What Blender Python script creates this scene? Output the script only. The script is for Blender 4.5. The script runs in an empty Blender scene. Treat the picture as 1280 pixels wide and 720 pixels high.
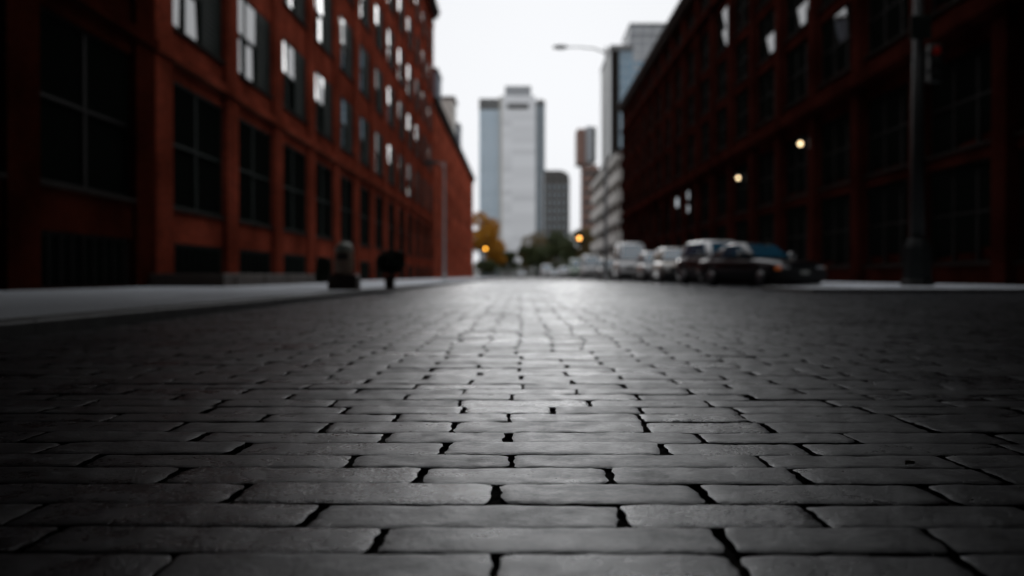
import bpy, math, random
import numpy as np
from mathutils import Vector, Matrix
R = math.radians
random.seed(7); rng = np.random.default_rng(7)
S = bpy.context.scene
COL = S.collection
PI = math.pi

# ------------------------------------------------------------------ camera
H = 0.36; F = 1244.0                      # eye height (m), focal length in pixels of a 1280 wide frame
cam = bpy.data.cameras.new('camera'); camo = bpy.data.objects.new('camera', cam); COL.objects.link(camo)
cam.sensor_width = 36; cam.lens = 36*F/1280; cam.clip_start = 0.05; cam.clip_end = 6000
camo.location = (0, 0, H)
camo.rotation_euler = (R(90) - math.atan(15/F), 0, math.atan(10/F))
cam.dof.use_dof = True; cam.dof.focus_distance = 2.05; cam.dof.aperture_fstop = 2.3; cam.dof.aperture_blades = 0
S.camera = camo
# ------------------------------------------------------------------ sky, sun, exposure
SUN_EL, SUN_AZ = R(13), R(2.0)            # straight up the street behind the cloud
w = bpy.data.worlds.new('World'); S.world = w; w.use_nodes = True
nt = w.node_tree; nt.nodes.clear()
sky = nt.nodes.new('ShaderNodeTexSky'); sky.sky_type = 'NISHITA'; sky.sun_disc = False
sky.sun_elevation = SUN_EL; sky.sun_rotation = SUN_AZ; sky.dust_density = 6; sky.air_density = 1.5; sky.ozone_density = 1
hs = nt.nodes.new('ShaderNodeHueSaturation'); hs.inputs['Saturation'].default_value = 0.10
mx = nt.nodes.new('ShaderNodeMix'); mx.data_type = 'RGBA'; mx.inputs['Factor'].default_value = 0.985
mx.inputs['B'].default_value = (12.2, 12.45, 12.9, 1)      # even cloud cover
bg = nt.nodes.new('ShaderNodeBackground'); bg.inputs['Strength'].default_value = 0.10
out = nt.nodes.new('ShaderNodeOutputWorld')
nt.links.new(sky.outputs[0], hs.inputs['Color']); nt.links.new(hs.outputs[0], mx.inputs['A'])
nt.links.new(mx.outputs['Result'], bg.inputs['Color']); nt.links.new(bg.outputs[0], out.inputs['Surface'])
sl = bpy.data.lights.new('sun', 'SUN'); sl.energy = 0.5; sl.angle = R(21); sl.color = (1, 0.995, 0.99)
so = bpy.data.objects.new('sun', sl); COL.objects.link(so)
dv = Vector((math.sin(SUN_AZ)*math.cos(SUN_EL), math.cos(SUN_AZ)*math.cos(SUN_EL), math.sin(SUN_EL)))
so.rotation_euler = dv.to_track_quat('Z', 'Y').to_euler(); so.location = (0, 60, 60)
S.view_settings.view_transform = 'Standard'; S.view_settings.look = 'None'
S.view_settings.gamma = 1; S.view_settings.use_curve_mapping = False; S.view_settings.exposure = -0.5

# ------------------------------------------------------------------ helpers
def tag(o, label=None, cat=None, group=None, kind=None):
    if label: o['label'] = label
    if cat: o['category'] = cat
    if group: o['group'] = group
    if kind: o['kind'] = kind
    return o

def empty(name, loc=(0, 0, 0), rz=0, label=None, cat=None, group=None):
    o = bpy.data.objects.new(name, None); COL.objects.link(o)
    o.location = loc; o.rotation_euler = (0, 0, rz); o.empty_display_size = .2
    return tag(o, label, cat, group)

class MB:
    def __init__(s): s.v = []; s.f = []; s.sm = []
    def add(s, vs, fs, smooth=False):
        b = len(s.v); s.v += [tuple(p) for p in vs]
        s.f += [tuple(i+b for i in f) for f in fs]; s.sm += [smooth]*len(fs); return s
    def box(s, x0, x1, y0, y1, z0, z1, rot=None):
        if x0 > x1: x0, x1 = x1, x0
        if y0 > y1: y0, y1 = y1, y0
        p = [(x0,y0,z0),(x1,y0,z0),(x1,y1,z0),(x0,y1,z0),(x0,y0,z1),(x1,y0,z1),(x1,y1,z1),(x0,y1,z1)]
        if rot is not None: p = [rot @ Vector(q) for q in p]
        return s.add(p, [(0,3,2,1),(4,5,6,7),(0,1,5,4),(1,2,6,5),(2,3,7,6),(3,0,4,7)])
    def bbox(s, x0, x1, y0, y1, z0, z1, b):          # box with chamfered top edges
        p = [(x0,y0,z0),(x1,y0,z0),(x1,y1,z0),(x0,y1,z0),(x0,y0,z1-b),(x1,y0,z1-b),(x1,y1,z1-b),(x0,y1,z1-b),
             (x0+b,y0+b,z1),(x1-b,y0+b,z1),(x1-b,y1-b,z1),(x0+b,y1-b,z1)]
        fs = [(0,3,2,1),(8,9,10,11)]
        for a in (0, 4):
            for i in range(4): j = (i+1) % 4; fs.append((a+i, a+j, a+4+j, a+4+i))
        return s.add(p, fs)
    def lathe(s, prof, n=20, c=(0,0,0), axis='z', smooth=True):
        vs = []
        for r, h in prof:
            for i in range(n):
                a = 2*PI*i/n; x, y = r*math.cos(a), r*math.sin(a)
                q = (x, y, h) if axis == 'z' else ((h, x, y) if axis == 'x' else (y, h, x))
                vs.append((c[0]+q[0], c[1]+q[1], c[2]+q[2]))
        fs = []
        for k in range(len(prof)-1):
            for i in range(n):
                j = (i+1) % n; fs.append((k*n+i, k*n+j, (k+1)*n+j, (k+1)*n+i))
        fs.append(tuple(range(n))[::-1]); fs.append(tuple(range((len(prof)-1)*n, len(prof)*n)))
        return s.add(vs, fs, smooth)
    def tube(s, pts, rad, n=10):
        pts = [Vector(p) for p in pts]; m = len(pts)
        rad = rad if isinstance(rad, (list, tuple)) else [rad]*m
        vs = []
        for k, p in enumerate(pts):
            d = (pts[min(k+1, m-1)] - pts[max(k-1, 0)]).normalized()
            u = d.cross(Vector((0, 1, 0)) if abs(d.y) < .9 else Vector((1, 0, 0))).normalized(); v_ = d.cross(u)
            for i in range(n):
                a = 2*PI*i/n; vs.append(p + (u*math.cos(a) + v_*math.sin(a))*rad[k])
        fs = [(k*n+i, k*n+(i+1) % n, (k+1)*n+(i+1) % n, (k+1)*n+i) for k in range(m-1) for i in range(n)]
        fs += [tuple(range(n))[::-1], tuple(range((m-1)*n, m*n))]
        return s.add(vs, fs, True)
    def build(s, name, mat, parent=None, **kw):
        me = bpy.data.meshes.new(name); me.from_pydata(s.v, [], s.f)
        me.polygons.foreach_set('use_smooth', s.sm); me.update()
        if mat: me.materials.append(mat)
        o = bpy.data.objects.new(name, me); COL.objects.link(o)
        if parent: o.parent = parent
        return tag(o, **kw)

def fix_normals(o):
    import bmesh
    bm = bmesh.new(); bm.from_mesh(o.data); bmesh.ops.recalc_face_normals(bm, faces=bm.faces); bm.to_mesh(o.data); bm.free(); return o

def copy_tree(o, parent=None):
    c = o.copy(); COL.objects.link(c)
    if parent: c.parent = parent
    for ch in list(o.children): copy_tree(ch, c)
    return c

# ------------------------------------------------------------------ materials
def mat(name, col, rough=.8, spec=.5, metal=0, coat=0, ior=None, emit=None, estr=0):
    m = bpy.data.materials.new(name); m.use_nodes = True
    b = m.node_tree.nodes['Principled BSDF']
    b.inputs['Base Color'].default_value = (*col, 1); b.inputs['Roughness'].default_value = rough
    b.inputs['Specular IOR Level'].default_value = spec; b.inputs['Metallic'].default_value = metal
    b.inputs['Coat Weight'].default_value = coat
    if ior: b.inputs['IOR'].default_value = ior
    if emit: b.inputs['Emission Color'].default_value = (*emit, 1); b.inputs['Emission Strength'].default_value = estr
    return m
def N(m, t, **kw):
    n = m.node_tree.nodes.new(t)
    for k, v in kw.items():
        if k in n.inputs: n.inputs[k].default_value = v
        else: setattr(n, k, v)
    return n
def L(m, a, b): m.node_tree.links.new(a, b)
def bsdf(m): return m.node_tree.nodes['Principled BSDF']
def noisy(name, c0, c1, scale=3, rough=.8, bump=.2, bscale=40, spec=.4, detail=6, r0=None):
    m = mat(name, c0, rough, spec); tc = N(m, 'ShaderNodeTexCoord')
    n = N(m, 'ShaderNodeTexNoise', Scale=scale, Detail=detail); cr = N(m, 'ShaderNodeValToRGB')
    cr.color_ramp.elements[0].position = .32; cr.color_ramp.elements[1].position = .68
    cr.color_ramp.elements[0].color = (*c0, 1); cr.color_ramp.elements[1].color = (*c1, 1)
    L(m, tc.outputs['Object'], n.inputs['Vector']); L(m, n.outputs['Fac'], cr.inputs['Fac']); L(m, cr.outputs['Color'], bsdf(m).inputs['Base Color'])
    if bump:
        n2 = N(m, 'ShaderNodeTexNoise', Scale=bscale, Detail=4); bp = N(m, 'ShaderNodeBump', Strength=bump, Distance=.01)
        L(m, tc.outputs['Object'], n2.inputs['Vector']); L(m, n2.outputs['Fac'], bp.inputs['Height']); L(m, bp.outputs['Normal'], bsdf(m).inputs['Normal'])
    if r0 is not None:
        mr = N(m, 'ShaderNodeMapRange'); mr.inputs['To Min'].default_value = r0; mr.inputs['To Max'].default_value = rough
        L(m, n.outputs['Fac'], mr.inputs['Value']); L(m, mr.outputs[0], bsdf(m).inputs['Roughness'])
    return m
def brick(name, c0, c1, mort, sc=1.0):
    m = mat(name, c0, .95, .0); tc = N(m, 'ShaderNodeTexCoord'); sp = N(m, 'ShaderNodeSeparateXYZ'); ad = N(m, 'ShaderNodeMath', operation='ADD'); cb = N(m, 'ShaderNodeCombineXYZ')
    L(m, tc.outputs['Object'], sp.inputs[0]); L(m, sp.outputs[0], ad.inputs[0]); L(m, sp.outputs[1], ad.inputs[1]); L(m, ad.outputs[0], cb.inputs[0]); L(m, sp.outputs[2], cb.inputs[1])
    b = N(m, 'ShaderNodeTexBrick', Scale=sc); b.inputs['Brick Width'].default_value = .22; b.inputs['Row Height'].default_value = .075
    b.inputs['Mortar Size'].default_value = .006; b.inputs['Color1'].default_value = (*c0, 1); b.inputs['Color2'].default_value = (*c1, 1); b.inputs['Mortar'].default_value = (*mort, 1)
    L(m, cb.outputs[0], b.inputs['Vector'])
    n = N(m, 'ShaderNodeTexNoise', Scale=.45, Detail=7); L(m, tc.outputs['Object'], n.inputs['Vector'])
    mr = N(m, 'ShaderNodeMapRange'); mr.inputs['From Min'].default_value = .3; mr.inputs['From Max'].default_value = .7; mr.inputs['To Min'].default_value = .45; mr.inputs['To Max'].default_value = 1.35
    L(m, n.outputs['Fac'], mr.inputs['Value'])
    mm = N(m, 'ShaderNodeVectorMath', operation='SCALE'); L(m, b.outputs['Color'], mm.inputs[0]); L(m, mr.outputs[0], mm.inputs['Scale'])
    L(m, mm.outputs[0], bsdf(m).inputs['Base Color'])
    bp = N(m, 'ShaderNodeBump', Strength=.5, Distance=.01, invert=True); L(m, b.outputs['Fac'], bp.inputs['Height']); L(m, bp.outputs['Normal'], bsdf(m).inputs['Normal'])
    return m
M = {}
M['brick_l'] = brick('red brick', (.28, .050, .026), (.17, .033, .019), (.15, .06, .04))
M['brick_l2'] = brick('orange red brick', (.40, .085, .045), (.30, .06, .035), (.2, .09, .06))
M['brick_n'] = brick('shade darkened brick', (.055, .010, .005), (.04, .008, .004), (.03, .010, .006))  # near left bays only, edge darkening put into the brick colour
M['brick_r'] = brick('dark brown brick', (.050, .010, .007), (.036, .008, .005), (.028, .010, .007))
M['stone_d'] = noisy('dark weathered stone', (.012, .005, .003), (.024, .010, .006), 1.5, spec=.05)
M['stone_g'] = noisy('grey stone sill', (.014, .011, .009), (.024, .019, .016), 2, spec=.02)
M['frame'] = noisy('dark green window paint', (.012, .02, .016), (.016, .022, .018), 5, .7, spec=.15)
M['framed'] = noisy('black window paint', (.012, .010, .009), (.014, .011, .010), 5, .7, spec=.1)
def glass(name, c, ior, rough):
    m = mat(name, c, rough, .5, ior=ior); tc = N(m, 'ShaderNodeTexCoord'); n = N(m, 'ShaderNodeTexNoise', Scale=.9, Detail=2)
    bp = N(m, 'ShaderNodeBump', Strength=.06, Distance=.05); L(m, tc.outputs['Object'], n.inputs['Vector']); L(m, n.outputs['Fac'], bp.inputs['Height']); L(m, bp.outputs['Normal'], bsdf(m).inputs['Normal']); return m
M['glass'] = glass('window glass', (.008, .011, .010), 3.2, .02)
M['glass_r'] = mat('matte dark window glass', (.006, .007, .006), .8, .0)  # near black and matte, shows no reflections
M['concrete'] = noisy('sidewalk concrete', (.66, .70, .76), (.74, .78, .83), .9, .62, .25, 25, .5)
M['kerb'] = noisy('granite kerb', (.09, .09, .09), (.15, .15, .15), 4, .7)
M['dock'] = noisy('loading dock concrete', (.045, .034, .027), (.075, .056, .045), 1.2)
M['joint'] = noisy('joint dirt', (.006, .005, .004), (.022, .018, .012), 14, 1.0, .6, 120, .03)
M['asphalt'] = noisy('asphalt', (.04, .04, .042), (.06, .06, .062), 2, .75)
M['earth'] = noisy('earth', (.05, .05, .04), (.08, .075, .06), .02, .9)
M['steel'] = noisy('grey shade deck steel', (.05, .055, .06), (.08, .085, .09), 1, .7)
M['metal_d'] = noisy('dark painted metal', (.007, .009, .0085), (.013, .015, .014), 4, .6)
M['metal_g'] = noisy('galvanised metal', (.33, .34, .34), (.42, .43, .43), 6, .45, .1)
M['rubber'] = noisy('tyre rubber', (.012, .012, .012), (.02, .02, .02), 30, .85)
M['rim'] = mat('wheel rim', (.35, .35, .36), .3, metal=.8)
M['lens'] = mat('headlight lens', (.55, .57, .6), .12, .8, coat=1)
M['carglass'] = mat('car window glass', (.015, .09, .15), .06, .8, ior=1.9)
M['trim'] = noisy('black plastic trim', (.012, .012, .013), (.02, .02, .02), 30, .6)
M['plate'] = mat('blank plate', (.55, .55, .5), .5)
M['tail'] = mat('tail lamp', (.3, .01, .008), .2, .6)
M['ind'] = mat('orange indicator lit', (.5, .12, .02), .3, emit=(1, .22, .03), estr=.12)
M['wood'] = noisy('bark', (.045, .035, .025), (.08, .06, .045), 3, .9)

# ------------------------------------------------------------------ granite setts
def sett_mat():
    m = mat('granite setts', (.03, .03, .032), .45, .5); tc = N(m, 'ShaderNodeTexCoord')
    at = N(m, 'ShaderNodeAttribute', attribute_name='tone'); bsdf(m).inputs['Specular Tint'].default_value = (.84, .91, 1, 1)
    n = N(m, 'ShaderNodeTexNoise', Scale=14, Detail=9, Roughness=.65); L(m, tc.outputs['Object'], n.inputs['Vector'])
    n2 = N(m, 'ShaderNodeTexNoise', Scale=95, Detail=5, Roughness=.7); L(m, tc.outputs['Object'], n2.inputs['Vector'])
    n3 = N(m, 'ShaderNodeTexNoise', Scale=420, Detail=3, Roughness=.6); L(m, tc.outputs['Object'], n3.inputs['Vector'])
    cr = N(m, 'ShaderNodeValToRGB'); e = cr.color_ramp.elements
    e[0].position = .28; e[0].color = (.004, .004, .0046, 1); e[1].position = .70; e[1].color = (.044, .046, .052, 1)
    ma = N(m, 'ShaderNodeMath', operation='MULTIPLY_ADD'); ma.inputs[1].default_value = .5; L(m, n3.outputs['Fac'], ma.inputs[0])
    mb_ = N(m, 'ShaderNodeMath', operation='SUBTRACT'); mb_.inputs[1].default_value = .25; L(m, n.outputs['Fac'], mb_.inputs[0]); L(m, mb_.outputs[0], ma.inputs[2]); L(m, ma.outputs[0], cr.inputs['Fac'])
    sc = N(m, 'ShaderNodeVectorMath', operation='SCALE'); L(m, cr.outputs['Color'], sc.inputs[0]); L(m, at.outputs['Fac'], sc.inputs['Scale'])
    L(m, sc.outputs[0], bsdf(m).inputs['Base Color'])
    ad = N(m, 'ShaderNodeMath', operation='MULTIPLY_ADD'); ad.inputs[1].default_value = .5; L(m, n2.outputs['Fac'], ad.inputs[0]); L(m, n.outputs['Fac'], ad.inputs[2])
    mr = N(m, 'ShaderNodeMapRange'); mr.inputs['From Min'].default_value = .5; mr.inputs['From Max'].default_value = 1.05
    mr.inputs['To Min'].default_value = .22; mr.inputs['To Max'].default_value = .52
    L(m, ad.outputs[0], mr.inputs['Value'])
    n5 = N(m, 'ShaderNodeTexNoise', Scale=3.2, Detail=5, Roughness=.6); L(m, tc.outputs['Object'], n5.inputs['Vector'])
    tq = N(m, 'ShaderNodeMath', operation='MULTIPLY_ADD'); tq.inputs[1].default_value = -.09; L(m, at.outputs['Fac'], tq.inputs[0]); L(m, mr.outputs[0], tq.inputs[2])
    t5 = N(m, 'ShaderNodeMath', operation='MULTIPLY_ADD'); t5.inputs[1].default_value = .36; L(m, n5.outputs['Fac'], t5.inputs[0]); L(m, tq.outputs[0], t5.inputs[2])
    t6 = N(m, 'ShaderNodeMath', operation='SUBTRACT'); t6.inputs[1].default_value = .09; L(m, t5.outputs[0], t6.inputs[0]); t6.use_clamp = True; L(m, t6.outputs[0], bsdf(m).inputs['Roughness'])
    b1 = N(m, 'ShaderNodeBump', Strength=.5, Distance=.004); L(m, n2.outputs['Fac'], b1.inputs['Height'])
    b2 = N(m, 'ShaderNodeBump', Strength=.45, Distance=.0016); L(m, n3.outputs['Fac'], b2.inputs['Height']); L(m, b1.outputs['Normal'], b2.inputs['Normal'])
    b0 = N(m, 'ShaderNodeBump', Strength=.3, Distance=.008); L(m, n.outputs['Fac'], b0.inputs['Height']); L(m, b0.outputs['Normal'], b1.inputs['Normal'])
    L(m, b2.outputs['Normal'], bsdf(m).inputs['Normal']); return m
M['sett'] = sett_mat()

ROWY = [720+14, 691, 658, 629, 604, 584, 568, 553, 540, 527, 517, 508]
JX = {0: [200, 618, 927], 1: [50, 471, 905], 2: [30, 391, 777, 1018, 1300], 3: [-40, 297, 620, 879, 1170], 4: [-60, 215, 527, 762, 997, 1240],
      5: [110, 440, 639, 954, 1190], 6: [60, 300, 555, 829, 1009, 1260], 7: [40, 250, 480, 635, 877, 1060, 1250], 8: [-20, 220, 408, 567, 806, 960, 1150],
      9: [-40, 140, 330, 496, 636, 800, 930, 1120], 10: [60, 260, 433, 578, 691, 802, 920, 1080]}
rows = []      # (y0, y1, joints)
for k in range(len(ROWY)-1):
    d0, d1 = F*H/(ROWY[k]-345), F*H/(ROWY[k+1]-345)
    rows.append((d0, d1, sorted((x-650)*(d0+d1)/2/F for x in JX[k])))
back = rows[0][0]
y = back; k = 0
pre = []
while y > -2.5:
    pre.append((y-.145, y, None)); y -= .145
rows = pre[::-1] + rows
y = rows[-1][1]
while y < 62:
    p = .145 + random.uniform(-.006, .006); rows.append((y, y+p, None)); y += p
PITCH = .345
def full_joints(js, ri, x0, x1):
    if js is None:
        o = (ri % 2)*PITCH/2; n0 = int(math.floor(x0/PITCH))-1
        js = [(n0+i)*PITCH + o + random.gauss(0, .013) for i in range(int((x1-x0)/PITCH)+4)]
        js = [j for j in js if random.random() > .025]
    else:
        js = list(js)
        while js[0] > x0: js.insert(0, js[0]-random.uniform(.28, .42))
        while js[-1] < x1: js.append(js[-1]+random.uniform(.28, .42))
    return js
NB = {0: (23, 11), 1: (7, 5), 2: (4, 3)}
acc_v, acc_f, acc_t, acc_m, base = [], [], [], [], 0
def block(xa, xb, ya, yb, lod):
    global base
    nx, ny = NB[lod]
    far_ = min(max((ya-2.5)/6, 0), 1); g = random.uniform(.003, .010)+far_*.007; gy = random.uniform(.0014, .0032)+far_*.0022
    a = (xb-xa)/2-g; b = (yb-ya)/2-gy
    if a < .03: return
    cx, cy = (xa+xb)/2, (ya+yb)/2
    r = random.uniform(.008, .024)
    if lod == 0:
        tt = np.concatenate([[-1], np.linspace(-.965, .965, nx-2), [1]]); ss = np.concatenate([[-1], np.linspace(-.90, .90, ny-2), [1]])
    else: tt = np.linspace(-1, 1, nx); ss = np.linspace(-1, 1, ny); 
    if lod == 1: tt[1], tt[-2] = -.93, .93; ss[1], ss[-2] = -.82, .82
    if lod == 2: tt[1], tt[2] = -.9, .9
    u, v = np.meshgrid(tt, ss)
    px, py = u*a, v*b
    qx = np.clip(px, -(a-r), a-r); qy = np.clip(py, -(b-r), b-r); dx, dy = px-qx, py-qy
    n = np.hypot(dx, dy); mxn = np.maximum(np.abs(dx), np.abs(dy)); s = np.where(n > 1e-9, mxn/np.maximum(n, 1e-9), 1)
    px, py = qx+dx*s, qy+dy*s
    ph = rng.uniform(0, 6.28, 6)
    wob = .0009*np.sin(px*31+ph[0]) + .0007*np.sin(px*77+ph[1]) + rng.normal(0, .0004, px.shape)
    py = py + wob*np.abs(v)
    px = px + (.0016*np.sin(py*90+ph[2])+rng.normal(0, .0007, px.shape))*np.abs(u)
    sk = rng.normal(0, .03); px = px + py*sk*np.abs(u)**3
    z = -.0004*np.abs(u)**8 - .0007*np.abs(v)**6 - .0003*np.maximum(0, np.abs(u)-.95)/.05 - .0010*np.maximum(0, np.abs(v)-.88)/.12
    z = z + .0007*np.sin(px*23+ph[3])*np.sin(py*30+ph[4]) + .0004*np.sin(px*61+ph[5]) + rng.normal(0, .0010) + px*rng.normal(0, .0022) + py*rng.normal(0, .007)
    e = (np.abs(u) > .999) | (np.abs(v) > .999)
    z = np.where(e, z-.0006, z)
    if lod == 0: z = z + rng.normal(0, .00026, z.shape); hh = rng.random(z.shape) < .012; z = np.where(hh, z-.0012, z)
    V = np.stack([px+cx, py+cy, z], -1).reshape(-1, 3)
    idx = np.arange(nx*ny).reshape(ny, nx)
    q = np.stack([idx[:-1, :-1], idx[:-1, 1:], idx[1:, 1:], idx[1:, :-1]], -1).reshape(-1, 4)
    ring = np.concatenate([idx[0, :], idx[1:, -1], idx[-1, -2::-1], idx[-2:0:-1, 0]])
    sk_ = V[ring].copy(); sk_[:, 2] = -.035; sk_[:, :2] = (sk_[:, :2]-[cx, cy])*.97+[cx, cy]
    m = len(ring); it = nx*ny+np.arange(m); ib = it+m
    q2 = np.stack([ib, np.roll(ib, -1), np.roll(it, -1), it], -1)
    acc_v.append(np.concatenate([V, V[ring], sk_])); acc_f.append(np.concatenate([q, q2])+base); acc_m.append(np.concatenate([np.zeros(len(q), 'i'), np.ones(len(q2), 'i')])); base += nx*ny+2*m
    acc_t.append(np.full(nx*ny+2*m, random.choice([.35, .6, .8, 1, 1, 1.2, 1.5, 2.0])*random.uniform(.85, 1.15)))
KL = -2.93                                     # kerb line on the left
def right_edge(y): return 13.6 if y < 21.5 else (6.3 if y < 26 else 8.6)
for ri, (ya, yb, js) in enumerate(rows):
    ym = (ya+yb)/2; x0, x1 = KL, right_edge(ym)
    js = full_joints(js, ri, x0-.3, x1+.3)
    for i in range(len(js)-1):
        xa, xb = max(js[i], x0), min(js[i+1], x1)
        if xb-xa < .07: continue
        xm = (xa+xb)/2
        inv = abs(xm) < .62*ym+.8
        lod = 0 if (ym < 5 and ym > .5 and inv) else (1 if (ym < 18 and inv) else 2)
        block(xa, xb, ya, yb, lod)
V = np.concatenate(acc_v); Fq = np.concatenate(acc_f); T = np.concatenate(acc_t)
me = bpy.data.meshes.new('cobbled_road'); me.vertices.add(len(V)); me.vertices.foreach_set('co', V.ravel().astype('f'))
me.loops.add(Fq.size); me.loops.foreach_set('vertex_index', Fq.ravel().astype('i'))
me.polygons.add(len(Fq)); me.polygons.foreach_set('loop_start', np.arange(0, Fq.size, 4).astype('i')); me.polygons.foreach_set('loop_total', np.full(len(Fq), 4, 'i'))
me.polygons.foreach_set('use_smooth', np.ones(len(Fq), bool)); me.update(calc_edges=True)
at = me.attributes.new('tone', 'FLOAT', 'POINT'); at.data.foreach_set('value', T.astype('f')); me.materials.append(M['sett']); me.materials.append(M['joint']); me.polygons.foreach_set('material_index', np.concatenate(acc_m))
o = bpy.data.objects.new('cobbled_road', me); COL.objects.link(o); tag(o, kind='structure')

def far_sett():
    m = mat('far granite setts', (.035, .035, .037), .5, .5); tc = N(m, 'ShaderNodeTexCoord'); b = N(m, 'ShaderNodeTexBrick', Scale=1.0)
    bsdf(m).inputs['Specular Tint'].default_value = (.84, .91, 1, 1); b.inputs['Brick Width'].default_value = .345; b.inputs['Row Height'].default_value = .145; b.inputs['Mortar Size'].default_value = .008
    b.inputs['Color1'].default_value = (.03, .03, .03, 1); b.inputs['Color2'].default_value = (.05, .05, .052, 1); b.inputs['Mortar'].default_value = (.012, .011, .01, 1)
    n = N(m, 'ShaderNodeTexNoise', Scale=30, Detail=4); L(m, tc.outputs['Object'], n.inputs['Vector']); L(m, tc.outputs['Object'], b.inputs['Vector']); L(m, b.outputs['Color'], bsdf(m).inputs['Base Color'])
    bp = N(m, 'ShaderNodeBump', Strength=.5, Distance=.01); L(m, n.outputs['Fac'], bp.inputs['Height']); L(m, bp.outputs['Normal'], bsdf(m).inputs['Normal']); return m
M['farsett'] = far_sett()
yend = rows[-1][1]
MB().box(KL, 8.6, yend+.002, 262, -.02, 0).build('far_road', M['farsett'], kind='structure')
bed = MB(); gx = np.arange(-3, 5.01, .03); gyy = np.arange(.9, 6.01, .03)
bz = -.013+.004*np.sin(gx[None, :]*9+2*np.sin(gyy[:, None]*5))+rng.normal(0, .0018, (len(gyy), len(gx)))
bed.add([(x, y, float(bz[j, i])) for j, y in enumerate(gyy) for i, x in enumerate(gx)], [(j*len(gx)+i, j*len(gx)+i+1, (j+1)*len(gx)+i+1, (j+1)*len(gx)+i) for j in range(len(gyy)-1) for i in range(len(gx)-1)])
bed.add([(-3, -3, -.03), (14, -3, -.03), (14, yend, -.03), (-3, yend, -.03)], [(0, 1, 2, 3)]).build('road_bed', M['joint'], kind='structure')
MB().add([(-2500, -400, -.06), (2500, -400, -.06), (2500, 5500, -.06), (-2500, 5500, -.06)], [(0, 1, 2, 3)]).build('ground', M['earth'], kind='structure')
MB().add([(14.02, -3, -.01), (90, -3, -.01), (90, 21.4, -.01), (14.02, 21.4, -.01)], [(0, 1, 2, 3)]).add([(-2.9, -70, -.01), (14, -70, -.01), (14, -3.02, -.01), (-2.9, -3.02, -.01)], [(0, 1, 2, 3)]).build('side_street', M['asphalt'], kind='structure')
# pavements: kerb stones and slabs
KZ = .09
def pavement(name, rects, kerbs, joints):
    mb = MB()
    for x0, x1, y0, y1 in rects: mb.box(x0, x1, y0, y1, -.05, KZ-.004)
    mb.build(name, M['concrete'], kind='structure')
mb = MB()
for yy in np.arange(-30, 205, 1.5):                       # slabs with open joints, three across
    for xa, xb in ((-4.72, -3.235), (-6.215, -4.728), (-7.71, -6.223), (-9.3, -7.718)):
        dz = random.uniform(-.002, .002); mb.bbox(xa, xb, yy+.004, yy+1.496, -.05, KZ+dz, .004)
mb.build('sidewalk_slabs', M['concrete'], kind='structure')
mb = MB()
for yy in np.arange(-30, 205, 2.0):
    mb.bbox(-3.23, KL, yy+.004, yy+1.996, -.05, KZ+random.uniform(-.003, .003), .012)
for yy in np.arange(25.9, 205, 2.0):
    mb.bbox(8.6, 8.9, yy+.304, yy+2.296, -.05, KZ+random.uniform(-.003, .003), .012)
for yy in np.arange(21.8, 25, 2.0): mb.bbox(6.3, 6.6, yy+.004, yy+1.996, -.05, KZ, .012)
for xx in np.arange(6.3, 60, 2.0): mb.bbox(xx+.004, xx+1.996, 21.5, 21.8, -.05, KZ+random.uniform(-.003, .003), .012)
mb.bbox(6.3, 8.596, 25.81, 26.1, -.05, KZ, .012)
mb.build('kerb', M['kerb'], kind='structure')
mb = MB()
for yy in np.arange(21.82, 205, 1.5):
    for xa in np.arange(8.9, 13.6, 1.5):
        x1 = min(xa+1.496, 13.98)
        mb.bbox(xa+.004, x1, yy+.004, yy+1.496, -.05, KZ+random.uniform(-.002, .002), .004)
for yy in np.arange(21.82, 25.5, 1.5): mb.bbox(6.605, 8.895, yy+.004, min(yy+1.496, 25.8), -.05, KZ, .004)
for xx in np.arange(14, 60, 1.5): mb.bbox(xx+.004, xx+1.496, 21.82, 22.5, -.05, KZ, .004)
mb.build('sidewalk', M['concrete'], kind='structure')

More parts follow.
